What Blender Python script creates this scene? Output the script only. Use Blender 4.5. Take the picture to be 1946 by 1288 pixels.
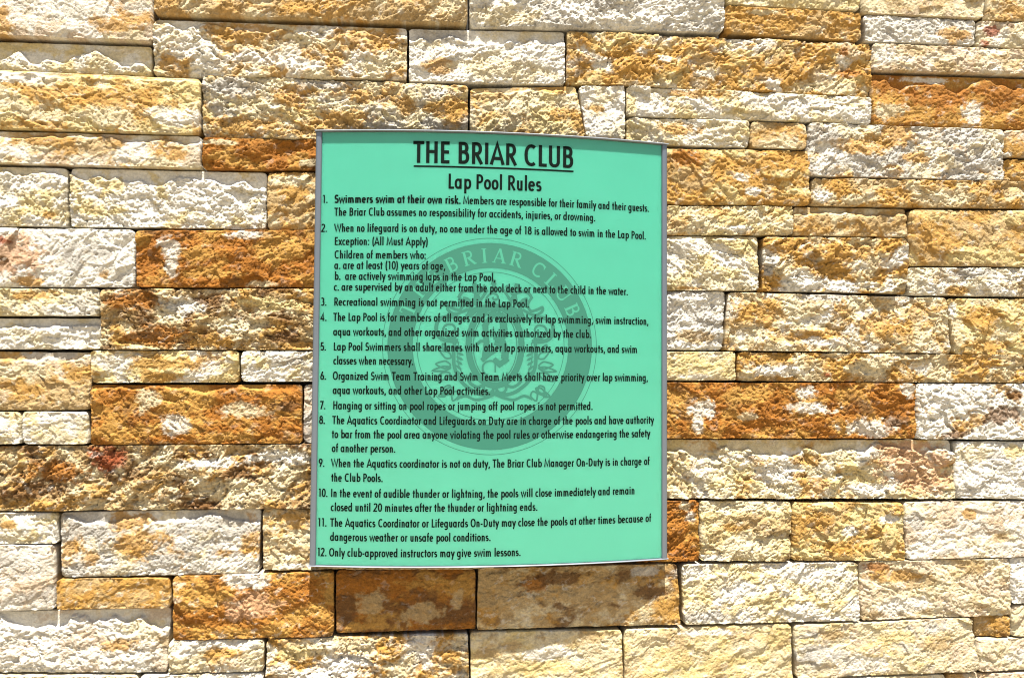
import bpy, math
import numpy as np
from mathutils import Matrix
R = math.radians
scene = bpy.context.scene
for o in list(bpy.data.objects):
    bpy.data.objects.remove(o)

# ------------------------------------------------------------------ camera
ZC = 1.50                       # height of the sign's centre above the deck
cam_data = bpy.data.cameras.new('camera')
cam = bpy.data.objects.new('camera', cam_data)
scene.collection.objects.link(cam)
scene.camera = cam
cam_data.sensor_width = 36.0
cam_data.sensor_fit = 'HORIZONTAL'
cam_data.lens = 36.0 * 1550 / 1946
cam_data.clip_start = 0.01
cam_data.clip_end = 500
def cam_rot(yaw, pitch, roll):
    return Matrix.Rotation(yaw, 3, 'Z') @ Matrix.Rotation(pitch, 3, 'X') @ Matrix.Rotation(roll, 3, 'Y') @ Matrix.Rotation(R(90), 3, 'X')
cam.matrix_world = Matrix.Translation((-0.126, -1.4127, ZC - 0.0341)) @ cam_rot(R(-6.41), R(2.05), R(-0.38)).to_4x4()

# ------------------------------------------------------------------ sky, sun, exposure
SUN_EL = R(72.6)
world = bpy.data.worlds.new('World')
scene.world = world
world.use_nodes = True
nt = world.node_tree
nt.nodes.clear()
wo = nt.nodes.new('ShaderNodeOutputWorld')
bg = nt.nodes.new('ShaderNodeBackground')
sky = nt.nodes.new('ShaderNodeTexSky')
sky.sky_type = 'NISHITA'
sky.sun_disc = False
sky.sun_elevation = SUN_EL
sky.sun_rotation = R(180)
sky.air_density = 0.9
sky.dust_density = 3.0
sky.ozone_density = 0.5
bg.inputs['Strength'].default_value = 0.05
nt.links.new(sky.outputs[0], bg.inputs['Color'])
nt.links.new(bg.outputs[0], wo.inputs['Surface'])
sun_data = bpy.data.lights.new('sun', 'SUN')
sun_data.energy = 5.0
sun_data.angle = R(0.5)
sun_data.color = (1.0, 0.962, 0.885)
sun = bpy.data.objects.new('sun', sun_data)
sun.location = (0, -3, 8)
sun.rotation_euler = (R(90) - SUN_EL, 0, 0)
scene.collection.objects.link(sun)
scene.view_settings.view_transform = 'Standard'
scene.view_settings.look = 'None'
scene.view_settings.exposure = 2.1
scene.cycles.filter_width = 1.1
scene.view_settings.gamma = 1.0

# ------------------------------------------------------------------ numpy noise
def _hash(ix, iy, seed):
    h = (ix.astype(np.int64) * 374761393 + iy.astype(np.int64) * 668265263 + seed * 982451653) & 0xFFFFFFFF
    h = ((h ^ (h >> 13)) * 1274126177) & 0xFFFFFFFF
    h = ((h ^ (h >> 16)) * 2246822519) & 0xFFFFFFFF
    return (h ^ (h >> 15)) & 0xFFFFFFFF
def rnd(ix, iy, seed):
    return _hash(ix, iy, seed) / 4294967296.0
def perlin(x, y, seed):
    x0 = np.floor(x); y0 = np.floor(y)
    fx = x - x0; fy = y - y0
    u = fx * fx * fx * (fx * (fx * 6 - 15) + 10); v = fy * fy * fy * (fy * (fy * 6 - 15) + 10)
    def g(dx, dy):
        a = rnd(x0 + dx, y0 + dy, seed) * 2 * np.pi
        return np.cos(a) * (fx - dx) + np.sin(a) * (fy - dy)
    return 1.5 * ((g(0, 0) * (1 - u) + g(1, 0) * u) * (1 - v) + (g(0, 1) * (1 - u) + g(1, 1) * u) * v)
def fbm(x, y, octaves, seed, gain=0.5):
    t = 0; a = 1.0; n = 0
    for k in range(octaves):
        t = t + a * perlin(x, y, seed + 17 * k); n += a
        x, y = x * 1.61 - y * 1.27 + 3.1, x * 1.27 + y * 1.61 + 1.7
        a *= gain
    return t / n
def billow(x, y, octaves, seed, gain=0.5):
    t = 0; a = 1.0; n = 0
    for k in range(octaves):
        t = t + a * (np.abs(perlin(x, y, seed + 23 * k)) * 2 - 0.55); n += a
        x, y = x * 1.61 - y * 1.27 + 5.3, x * 1.27 + y * 1.61 + 2.9
        a *= gain
    return t / n
def facets(x, y, seed):
    """cellular planes: every cell is a plane of its own tilt, as in split rock"""
    x0 = np.floor(x); y0 = np.floor(y)
    best = np.full(x.shape, 9.0); h = np.zeros(x.shape)
    for dx in (-1, 0, 1):
        for dy in (-1, 0, 1):
            cx = x0 + dx; cy = y0 + dy
            px = cx + rnd(cx, cy, seed); py = cy + rnd(cx, cy, seed + 1)
            d = (x - px) ** 2 + (y - py) ** 2
            hh = (rnd(cx, cy, seed + 2) - 0.5) * 1.6 + (rnd(cx, cy, seed + 3) - 0.5) * 2.2 * (x - px) + (rnd(cx, cy, seed + 4) - 0.5) * 2.2 * (y - py)
            m = d < best
            best = np.where(m, d, best); h = np.where(m, hh, h)
    return h
def sstep(a, b, x):
    t = np.clip((x - a) / (b - a), 0, 1)
    return t * t * (3 - 2 * t)

# ------------------------------------------------------------------ helpers
def tag(o, label=None, cat=None, group=None, kind=None):
    if label: o['label'] = label
    if cat: o['category'] = cat
    if group: o['group'] = group
    if kind: o['kind'] = kind
    return o
def empty(name, loc):
    o = bpy.data.objects.new(name, None)
    o.location = loc
    scene.collection.objects.link(o)
    return o
def mesh_obj(name, verts, faces, material, parent=None, smooth=False):
    me = bpy.data.meshes.new(name)
    me.from_pydata([tuple(v) for v in verts], [], faces)
    me.update()
    if smooth:
        me.polygons.foreach_set('use_smooth', [True] * len(me.polygons))
    me.materials.append(material)
    o = bpy.data.objects.new(name, me)
    scene.collection.objects.link(o)
    if parent: o.parent = parent
    return o
def quad_mesh(name, co, quads, material, parent=None, colours=None):
    """fast path for the big stone meshes"""
    me = bpy.data.meshes.new(name)
    nv = len(co); nf = len(quads)
    me.vertices.add(nv); me.vertices.foreach_set('co', np.ascontiguousarray(co, np.float32).ravel())
    me.loops.add(nf * 4); me.loops.foreach_set('vertex_index', np.ascontiguousarray(quads, np.int32).ravel())
    me.polygons.add(nf); me.polygons.foreach_set('loop_start', np.arange(0, nf * 4, 4, dtype=np.int32))
    me.update(calc_edges=True)
    if colours is not None:
        at = me.color_attributes.new('mineral', 'FLOAT_COLOR', 'POINT')
        rgba = np.ones((nv, 4), np.float32); rgba[:, :3] = colours
        at.data.foreach_set('color', rgba.ravel())
    me.materials.append(material)
    o = bpy.data.objects.new(name, me)
    scene.collection.objects.link(o)
    if parent: o.parent = parent
    return o
class Nodes:
    def __init__(self, name):
        self.m = bpy.data.materials.new(name); self.m.use_nodes = True
        self.t = self.m.node_tree; self.b = self.t.nodes['Principled BSDF']
    def n(self, kind, **kw):
        x = self.t.nodes.new(kind)
        for k, v in kw.items():
            if k.startswith('i_'): x.inputs[k[2:]].default_value = v
            else: setattr(x, k, v)
        return x
    def l(self, a, b): self.t.links.new(a, b)

# ------------------------------------------------------------------ materials
def stone_material():
    N = Nodes('split_limestone')
    tc = N.n('ShaderNodeTexCoord')
    at = N.n('ShaderNodeAttribute', attribute_name='mineral')
    n1 = N.n('ShaderNodeTexNoise'); n1.inputs['Scale'].default_value = 260; n1.inputs['Detail'].default_value = 5; n1.inputs['Roughness'].default_value = 0.65
    N.l(tc.outputs['Object'], n1.inputs['Vector'])
    r1 = N.n('ShaderNodeMapRange'); r1.inputs['From Min'].default_value = 0.3; r1.inputs['From Max'].default_value = 0.7
    r1.inputs['To Min'].default_value = 0.74; r1.inputs['To Max'].default_value = 1.16
    N.l(n1.outputs['Fac'], r1.inputs['Value'])
    mx = N.n('ShaderNodeVectorMath', operation='SCALE')
    N.l(at.outputs['Color'], mx.inputs[0]); N.l(r1.outputs[0], mx.inputs['Scale'])
    N.l(mx.outputs[0], N.b.inputs['Base Color'])
    N.b.inputs['Roughness'].default_value = 0.92
    N.b.inputs['Specular IOR Level'].default_value = 0.25
    n2 = N.n('ShaderNodeTexNoise'); n2.inputs['Scale'].default_value = 430; n2.inputs['Detail'].default_value = 4; n2.inputs['Roughness'].default_value = 0.7
    N.l(tc.outputs['Object'], n2.inputs['Vector'])
    bp = N.n('ShaderNodeBump'); bp.inputs['Strength'].default_value = 0.75; bp.inputs['Distance'].default_value = 0.0025
    N.l(n2.outputs['Fac'], bp.inputs['Height']); N.l(bp.outputs[0], N.b.inputs['Normal'])
    return N.m
def plain(name, col, rough=0.5, metallic=0.0, noise=0.06, scale=60, bump=0.0, spec=0.5):
    N = Nodes(name)
    tc = N.n('ShaderNodeTexCoord')
    nz = N.n('ShaderNodeTexNoise'); nz.inputs['Scale'].default_value = scale; nz.inputs['Detail'].default_value = 5
    N.l(tc.outputs['Object'], nz.inputs['Vector'])
    mr = N.n('ShaderNodeMapRange'); mr.inputs['To Min'].default_value = 1 - noise; mr.inputs['To Max'].default_value = 1 + noise
    N.l(nz.outputs['Fac'], mr.inputs['Value'])
    sc = N.n('ShaderNodeVectorMath', operation='SCALE'); sc.inputs[0].default_value = col
    N.l(mr.outputs[0], sc.inputs['Scale']); N.l(sc.outputs[0], N.b.inputs['Base Color'])
    N.b.inputs['Roughness'].default_value = rough; N.b.inputs['Metallic'].default_value = metallic
    N.b.inputs['Specular IOR Level'].default_value = spec
    if bump:
        bp = N.n('ShaderNodeBump'); bp.inputs['Strength'].default_value = bump; bp.inputs['Distance'].default_value = 0.002
        N.l(nz.outputs['Fac'], bp.inputs['Height']); N.l(bp.outputs[0], N.b.inputs['Normal'])
    return N.m
M_STONE = stone_material()
M_MORTAR = plain('grey_mortar', (0.022, 0.018, 0.014), 0.95, noise=0.2, bump=0.5)
M_DECK = plain('sandy_concrete', (0.26, 0.218, 0.150), 0.85, noise=0.1, scale=8)
M_ALU = plain('satin_aluminium', (0.092, 0.108, 0.128), 0.38, 0.4, noise=0.03, scale=30)
M_CAP = plain('cap_aluminium', (0.125, 0.142, 0.17), 0.5, 0.15, noise=0.04, scale=40)
M_LEDGE = plain('grey_aluminium', (0.095, 0.108, 0.13), 0.5, 0.15, noise=0.05, scale=40)
M_PANEL = plain('mint_green_acrylic', (0.043, 0.266, 0.176), 0.28, noise=0.05, scale=14, spec=0.5)
pb = M_PANEL.node_tree.nodes['Principled BSDF']      # the acrylic lets some light through
pb.inputs['Subsurface Weight'].default_value = 0.8
pb.inputs['Subsurface Radius'].default_value = (1, 1, 1)
pb.inputs['Subsurface Scale'].default_value = 0.03
M_INK = plain('black_ink', (0.0015, 0.005, 0.0035), 0.85, noise=0.05, spec=0.06)
M_MARK = plain('grey_green_ink', (0.021, 0.106, 0.073), 0.6, noise=0.03, spec=0.15)
M_KNOCK = plain('pale_green_ink', (0.034, 0.190, 0.124), 0.45, noise=0.03, spec=0.25)

# ------------------------------------------------------------------ ground
mesh_obj('pool_deck', [(-40, -60, 0), (40, -60, 0), (40, 0.03, 0), (-40, 0.03, 0)], [(0, 1, 2, 3)], M_DECK)['kind'] = 'structure'

# ------------------------------------------------------------------ the stone wall
PAL = {'W': (0.378, 0.358, 0.308), 'K': (0.335, 0.285, 0.180), 'Y': (0.318, 0.250, 0.112), 'G': (0.232, 0.216, 0.188), 'T': (0.240, 0.166, 0.075),
       'O': (0.250, 0.136, 0.029), 'R': (0.172, 0.064, 0.0055), 'S': (0.285, 0.165, 0.088), 'P': (0.290, 0.228, 0.160), 'B': (0.080, 0.036, 0.009), 'N': (0.130, 0.026, 0.005)}
PAL = {k: np.array(v) * (1.10 if k in 'WKYPG' else 1.03) for k, v in PAL.items()}
# corners TL TR BR BL (x, z in 0.1 mm), main mineral, other minerals with coverage %, stains (mineral, x, z, rx, rz), roughness, sawn lip, protrusion in mm
STONES=[
((-8798,22239,-5812,22239,-5789,20098,-8770,20066),'P','W45K30',[('O',-8175,20283,162,360),('O',-6346,20427,540,234),('W',-7144,20561,810,225)],0.2,0,5),
((-5779,22239,-498,22239,-491,20683,-5765,20558),'K','O55T30',[('O',-2933,20798,1080,162),('T',-1674,20776,990,180)],0.5,0,7),
((-8768,20005,-5822,20052,-5811,19542,-8754,19507),'K','W40Y30',[('W',-7701,19734,540,135)],0.55,252,-3),
((-5789,20503,-1545,20579,-1535,19651,-5769,19535),'K','O45W35',[('W',-5190,19994,495,135),('O',-4247,20360,720,198),('O',-2301,20325,630,270),('W',-3450,19854,540,108)],1,144,1),
((-1518,20580,1243,20672,1247,19705,-1507,19634),'W','W60K20',[('O',-1027,19926,315,126),('K',81,19933,810,180),('G',-1033,20485,540,108)],0.5,216,-1),
((-471,22239,4159,22239,4157,20780,-463,20647),'W','W40G35',[('K',167,20879,630,180)],0.8,0,5),
((4199,22239,6770,22239,6764,21315,4198,21298),'K','Y40T20',[],0.5,0,5),
((4198,21268,6795,21287,6790,20761,4196,20782),'O','T45O30',[('K',4918,21192,360,54)],0.55,0,3),
((6832,22239,9400,22239,9237,21312,6826,21279),'K','T40P30',[],0.22,0,4),
((9465,22239,10815,22239,10799,21347,9323,21297),'K','O35T20',[],0.45,0,3),
((6867,21261,9098,21295,9091,20810,6893,20756),'W','W40G30',[('O',8688,20970,315,162),('G',8003,21094,315,135)],0.6,0,2),
((9140,21277,10798,21327,10789,20816,9133,20802),'K','P30W20',[('N',9437,21070,198,126),('N',9252,20849,90,72),('B',9817,21212,90,54)],0.4,0,0),
((1271,20664,7007,20713,6976,19731,1275,19725),'O','O40Y25W12T15',[('W',3083,20251,126,72),('W',3818,20016,225,72),('R',6537,20145,225,90),('R',6438,20535,135,90),('W',4515,20672,360,90),('K',6228,19885,540,144)],1,0,2),
((7038,20734,10788,20785,10779,20296,7033,20228),'P','K40T30W15',[('W',7264,20527,180,180),('T',7892,20609,270,108)],0.5,0,3),
((7022,20178,10778,20255,10759,19260,7044,19221),'O','R35O30',[('R',7467,19991,360,270),('R',8408,19835,720,270),('W',9040,19512,225,198),('K',7357,19491,270,144),('W',8096,20120,450,63),('R',9580,19887,540,360)],0.22,198,-1),
((-8754,19516,-5001,19508,-4982,18548,-8725,18524),'Y','O35K40',[('W',-7938,19371,540,90),('O',-7191,19141,630,180),('O',-6106,19100,810,225),('W',-5422,18817,450,162),('O',-7508,18599,540,90)],0.45,54,5),
((-4968,19591,-473,19598,-464,18556,-4947,18531),'K','Y30O30G22',[('G',-4490,19396,540,180),('G',-2915,19514,450,108),('O',-3440,19216,270,180),('O',-837,19191,405,180),('O',-4218,18731,810,180),('O',-2639,18885,540,162)],0.9,0,1),
((-445,19571,1456,19696,1611,18757,-438,18715),'K','Y45O25',[('O',1211,19184,360,135),('T',-102,19456,270,108)],0.7,90,0),
((1494,19688,2336,19727,2338,18746,1640,18758),'W','K45',[('O',1781,19303,180,90),('W',1782,19019,270,144)],0.5,0,0),
((2365,19709,6987,19712,7003,19220,2366,19175),'W','K45Y25',[('O',3719,19626,630,90),('W',5211,19546,810,108),('W',6531,19407,405,135)],0.65,0,4),
((2366,19147,4639,19192,4637,18689,2367,18681),'K','Y35W35',[('O',3326,18966,360,126)],0.65,0,2),
((4679,19174,5724,19178,5721,18691,4677,18691),'T','O35K30',[],0.35,0,2),
((5765,19189,9644,19216,9629,18244,5758,18206),'G','K35O20W15',[('O',6833,18781,540,162),('O',7868,18621,360,108),('G',6017,18945,270,225),('W',6117,18705,270,108),('G',8821,19054,540,144)],0.6,0,3),
((9677,19217,10759,19240,10749,18714,9668,18705),'O','P50T20',[('W',9723,18747,135,54)],0.2,0,3),
((9667,18655,10748,18683,10740,18260,9661,18245),'O','T40',[],0.5,0,1),
((184,18543,5791,18674,5785,17663,191,17547),'O','O45T20Y20',[('W',4456,18134,162,90),('W',4703,17882,126,81),('R',3424,18463,270,162),('O',5205,18429,360,180)],0.55,0,3),
((5828,18159,10740,18260,10731,17736,5825,17664),'O','K40T30',[('W',6009,17874,162,126),('K',6619,17795,270,90),('O',7444,17917,450,126),('K',8488,17900,450,126),('B',9444,18058,126,54)],0.75,0,4),
((191,17501,5472,17644,5469,17113,194,16991),'K','O35Y30',[('K',3813,17329,270,162),('W',4403,17202,360,72),('T',3325,17221,180,108)],0.6,0,1),
((5502,17645,7691,17669,7684,17129,5499,17114),'T','O40K25',[('T',7232,17421,360,180),('O',6411,17350,135,108)],0.45,126,1),
((7732,17641,10730,17706,10710,16633,7720,16601),'T','O45Y25',[('O',8268,17153,450,360),('Y',9000,16776,630,108)],0.3,0,4),
((195,16982,4819,17078,4815,16082,201,16022),'K','W40Y25',[('W',3715,16851,450,108),('O',3518,16117,270,36),('W',4303,16578,360,90)],0.55,54,2),
((4909,17061,7684,17110,7672,16073,4904,16084),'O','O30K40W20',[('W',5997,16228,900,108),('W',7535,16744,162,144),('O',6407,16816,720,180),('G',4996,16497,90,180)],1,0,2),
((7720,16572,10710,16623,10699,16064,7714,16054),'W','K40T20',[('O',8675,16159,270,90),('G',8995,16480,450,90)],0.6,0,2),
((201,16003,4193,16062,4151,15010,208,14974),'W','G45W20',[('T',3615,15240,360,126),('W',3614,15052,270,45),('G',3810,15620,270,198)],0.55,0,-1),
((4242,16054,8442,16017,8491,14981,4180,15001),'K','O40T25W12',[('O',4793,15681,540,225),('O',5990,15266,540,162),('W',6090,15171,495,90),('W',6907,15740,162,90),('W',4495,15250,162,81),('O',7212,15473,630,225),('G',5995,15987,540,90)],0.65,0,3),
((8463,16008,10698,16024,10679,14970,8574,14972),'Y','O40K20',[('O',9089,15693,360,162),('O',9293,15155,540,108),('W',8565,15784,90,180)],0.5,0,3),
((209,14956,4357,14983,4355,14463,212,14443),'Y','K45',[('W',3614,14535,360,54)],0.3,0,3),
((4416,14974,9991,14974,9982,14442,4414,14454),'O','K45T20',[('W',5185,14639,540,108),('W',7926,14704,225,126),('K',6898,14697,450,126),('O',4691,14825,360,90),('N',6085,14568,72,45)],0.8,0,3),
((10034,14984,10679,14980,10669,14445,10025,14452),'K','O30',[],0.5,0,1),
((212,14425,7788,14432,7776,13417,219,13440),'R','O42B06',[('W',3710,13972,252,180),('W',3661,13691,126,144),('W',5780,13975,450,108),('W',5682,14260,180,126),('W',6887,13640,540,180),('R',4884,13832,540,270),('R',7402,14025,405,315),('B',7450,13736,225,126),('O',4492,14209,450,144),('W',7631,14296,144,144),('K',4588,13832,180,72)],0.75,0,4),
((7829,14432,10668,14435,10649,13379,7817,13408),'W','W50O12',[('B',9483,13832,450,162),('B',8638,13492,270,90),('O',8693,13686,234,126),('B',9808,14225,180,90),('W',8438,14123,450,225)],0.9,0,3),
((219,13422,8553,13386,8580,12303,226,12406),'K','Y35W20O10',[('O',5773,13025,315,108),('O',5870,12551,360,180),('S',7851,12820,720,432),('S',7599,13254,540,126),('W',5175,12793,450,180),('W',6877,12493,450,108),('O',5572,12743,162,126)],0.85,180,-2),
((8594,13366,10648,13350,10628,12280,8580,12313),'W','W50G15',[('Y',9790,13147,270,126),('K',8947,13151,360,180)],0.45,0,2),
((227,12379,3688,12330,3686,11255,234,11332),'R','O45',[('R',3273,11789,225,495),('K',3466,12249,162,108),('W',3533,12016,108,108),('R',3513,11415,162,126)],0.7,0,1),
((3717,12320,5391,12292,5384,11231,3715,11273),'K','Y45T20',[('W',3898,11334,225,54),('O',4385,11865,360,90),('T',4679,12000,360,126)],0.65,0,2),
((5430,12282,7537,12248,7556,11207,5424,11239),'Y','O45T20',[('W',6516,11738,180,90),('O',5866,11937,360,162),('O',6363,11457,540,108),('W',7278,11964,198,90)],0.5,0,3),
((7578,12266,10627,12251,10608,11226,7607,11216),'P','W55K20',[('W',8402,11421,540,126),('G',7789,11909,162,180),('O',8826,12039,180,90),('T',9448,11595,225,90)],0.35,0,3),
((-238,11224,3282,11235,3349,10167,-248,10170),'T','K25B18O20',[('T',1714,10721,540,225),('G',2749,11108,270,90),('O',3129,10411,270,225),('R',786,10923,270,144),('T',238,10667,450,225),('B',2749,10787,360,126),('B',1155,11006,450,126)],0.25,0,1),  # below the sign: tan base and added brown deepen its cast shadow
((3378,11215,6642,11197,6673,10149,3406,10165),'W','K50Y25',[('W',5760,10998,540,126),('Y',5065,10547,540,144),('W',3609,11090,225,108),('G',3800,10302,450,90)],0.45,0,3),
((6683,11205,9621,11206,9656,10163,6703,10148),'K','P45T15',[('R',7015,11113,270,72),('O',7369,10916,540,126),('W',7567,10390,630,144),('T',8916,11027,450,144)],0.5,0,3),
((9652,11215,10608,11216,10592,10371,9639,10375),'W','W50',[],0.4,0,3),
((8965,10162,9635,10154,9628,9760,8960,9770),'O','T40B15',[('O',9370,9979,162,108)],0.45,0,-4),
((9659,10336,10591,10332,10580,9761,9650,9769),'K','P40',[],0.4,0,0),
((2334,10114,5388,10128,5430,8431,2355,8431),'Y','K50T15',[('K',4573,9726,360,126),('T',4087,9419,180,72),('W',3896,10023,540,54)],0.22,0,2),
((5437,10108,8851,10146,8961,9169,5471,9159),'K','P30G20Y20',[('G',5949,9589,405,162),('T',6150,9910,315,90),('W',6746,9376,540,180),('Y',7357,9828,360,126),('T',8173,9708,360,126)],0.28,0,5),
((8980,9751,10580,9732,10569,9133,8971,9159),'K','P40W20',[],0.3,0,1),
((5471,9131,8350,9124,8343,8431,5468,8431),'K','W40',[],0.4,0,0),
((8392,9132,10568,9095,10557,8431,8384,8431),'P','K40O15',[],0.4,0,0),
((-356,10138,2306,10105,2336,8431,-347,8431),'K','Y45T15',[('W',977,9748,540,126),('T',-28,9780,270,108),('Y',794,9485,720,126)],0.22,0,1),
((-3751,10133,-383,10121,-356,8431,-3769,8431),'O','K40W30',[('W',-2425,9726,540,144),('W',-2596,9513,540,90),('O',-747,9714,270,108),('Y',-3293,9884,360,108),('O',-835,9496,360,90)],0.9,0,2),
((-2638,11230,-274,11216,-266,10197,-2623,10186),'R','B60O20',[('T',-2070,10654,252,216),('T',-1201,10481,360,162),('T',-577,10687,108,234),('B',-2437,10558,126,270),('O',-2083,10285,540,72)],0.2,0,0),  # rust stone; brown share raised to darken it in the sign's shadow
((-5274,11199,-2664,11230,-2649,10143,-5252,10152),'O','R50B06',[('W',-4083,11121,405,144),('S',-3991,10685,405,234),('R',-4833,10534,450,180),('O',-4924,10881,360,270),('R',-3137,10925,405,216),('S',-4286,10563,162,144)],0.45,0,4),
((-7091,11196,-5315,11174,-5304,10676,-7078,10696),'O','T45',[('O',-5927,11076,540,108)],0.25,0,2),
((-8531,11772,-7129,11739,-7102,10697,-8500,10683),'P','G35W40',[],0.2,0,3),
((-8500,10667,-5321,10659,-5349,9617,-8472,9709),'W','W45P25',[('W',-7614,10274,630,180),('K',-5744,10303,360,180),('O',-6069,10100,360,108),('T',-5409,10123,126,108)],0.65,234,-4),
((-5327,10146,-3793,10125,-3785,9598,-5315,9608),'K','W40O15',[('O',-4485,9922,360,90),('W',-4064,10038,270,72)],0.55,0,2),
((-8546,12276,-7101,12257,-7088,11755,-8532,11780),'W','Y30K30',[('O',-7863,12090,126,72)],0.5,0,2),
((-7085,12257,-3882,12276,-3897,11204,-7034,11211),'G','K25W25O15',[('O',-6032,12106,360,144),('O',-5859,11760,450,225),('O',-6924,11693,180,126),('O',-4006,11554,180,126),('G',-4695,12087,630,225),('W',-4343,11387,810,144),('G',-6688,12030,405,225)],0.4,144,0),
((-3856,12276,45,12254,52,11209,-3839,11263),'K','O30T25',[('O',-3327,12068,360,126),('K',-3490,11457,360,126),('W',-3316,11323,270,54)],0.7,0,1),
((-8576,13340,36,13368,45,12272,-8546,12293),'T','O35B30K28',[('N',-6361,13141,297,216),('W',-3517,13125,540,126),('R',-7117,12889,540,180),('B',-7516,12637,540,162),('K',-4024,12602,540,162),('W',-4713,13044,450,90),('B',-4869,12350,540,72),('O',-7266,12379,540,90)],1,0,2),
((-3225,14364,29,14397,36,13377,-3209,13371),'G','P45',[],0.4,0,-4),
((-6637,14340,-3242,14364,-3227,13371,-6613,13357),'R','O45B04',[('W',-5275,13700,234,180),('O',-5073,14137,450,198),('K',-5744,14092,216,198),('R',-6327,14134,324,180),('O',-6065,13571,540,162),('R',-3404,14141,180,234),('K',-4133,13919,450,126),('B',-3531,14008,216,108),('O',-4467,13480,540,90)],0.55,72,4),
((-7678,13908,-6668,13900,-6655,13366,-7664,13370),'W','K45Y20',[],0.3,0,3),
((-8593,13899,-7702,13899,-7688,13370,-8577,13373),'K','Y30W30',[],0.45,0,3),
((-8621,14877,-6666,14877,-6643,13926,-8593,13916),'T','O35K25P15',[('G',-7166,14821,540,90),('T',-7070,14261,360,126),('O',-7720,14259,360,180)],0.4,144,0),
((-6634,14903,-4288,14916,-4278,14386,-6621,14366),'Y','W35O20',[('O',-5506,14703,540,126),('O',-5417,14485,270,72),('W',-6257,14698,270,126)],0.38,0,3),
((-4254,14916,25,14954,29,14415,-4244,14395),'W','W35Y30',[('G',-3370,14763,270,90)],0.5,0,2),
((-6509,15923,17,16046,24,14972,-6485,14913),'T','O40B30K22',[('W',-5231,15672,360,162),('B',-4765,15767,270,126),('R',-6031,15747,450,162),('R',-5599,15140,540,162),('K',-4244,15332,450,144),('B',-3550,15162,270,108),('Y',-3732,15695,540,126),('O',-4667,15062,450,108)],1,0,4),
((-8650,15894,-6534,15931,-6523,15469,-8637,15449),'K','Y35G20',[('O',-7599,15809,360,90),('W',-7102,15557,450,90)],0.5,0,3),
((-8636,15415,-6523,15443,-6510,14922,-8621,14902),'W','W50K20',[],0.6,126,-2),
((-8678,16890,-6007,16916,-5985,15958,-8650,15911),'W','W55G15',[('S',-7900,16451,495,324),('N',-8068,16664,126,72),('B',-8060,16361,108,72),('G',-6714,16521,405,225),('W',-6885,16779,630,144),('O',-6457,16177,90,72),('O',-7686,16023,270,90)],0.3,0,3),
((-5981,16908,9,17079,17,16046,-5960,15959),'R','O28B05',[('W',-5445,16656,198,144),('W',-5372,16375,126,252),('W',-4185,16873,360,72),('R',-4526,16660,360,144),('K',-3912,16048,270,54),('O',-3575,16682,540,270),('O',-4774,16210,540,90)],0.6,0,4),
((-8708,17917,-7112,17929,-7087,16940,-8679,16916),'W','K40Y20',[('W',-7811,17670,540,126),('Y',-7635,17196,450,108),('O',-7387,17116,126,72)],0.6,126,0),
((-7087,17939,-3892,17967,-3893,16988,-7038,16942),'W','W45Y20',[('Y',-6492,17668,270,180),('W',-4800,17544,720,225),('W',-4201,17741,270,126),('Y',-6648,17224,360,108)],0.65,198,-3),
((-3875,17950,2,18062,9,17070,-3858,16980),'T','O45K15',[('K',-3418,17812,360,108),('O',-3415,17586,270,180)],0.5,0,2),
((-8724,18489,-4973,18539,-4962,17976,-8709,17952),'K','O35W20P15',[('W',-7986,18143,360,126),('W',-6086,18212,360,162),('O',-7420,18383,540,126),('T',-6589,18282,270,144),('O',-5410,18237,270,144)],0.3,90,3),
((-4947,18504,-2,18601,2,18062,-4936,17977),'R','O42B04',[('R',-3777,18387,630,144),('O',-4641,18220,270,126),('K',-3160,18137,180,72),('R',-4210,18281,270,126),('K',-4559,18429,360,45)],0.6,0,2),
((-8471,9684,-5795,9599,-5783,8431,-8457,8431),'K','W40',[],0.4,0,1),
((-5762,9598,-3801,9564,-3791,8431,-5750,8431),'W','K40',[],0.4,0,1),
]
wall = empty('stone_wall', (0, 0, 0))
tag(wall, 'wall of split cream, ochre and rust limestone blocks behind the green sign', 'wall', kind='thing')

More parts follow.
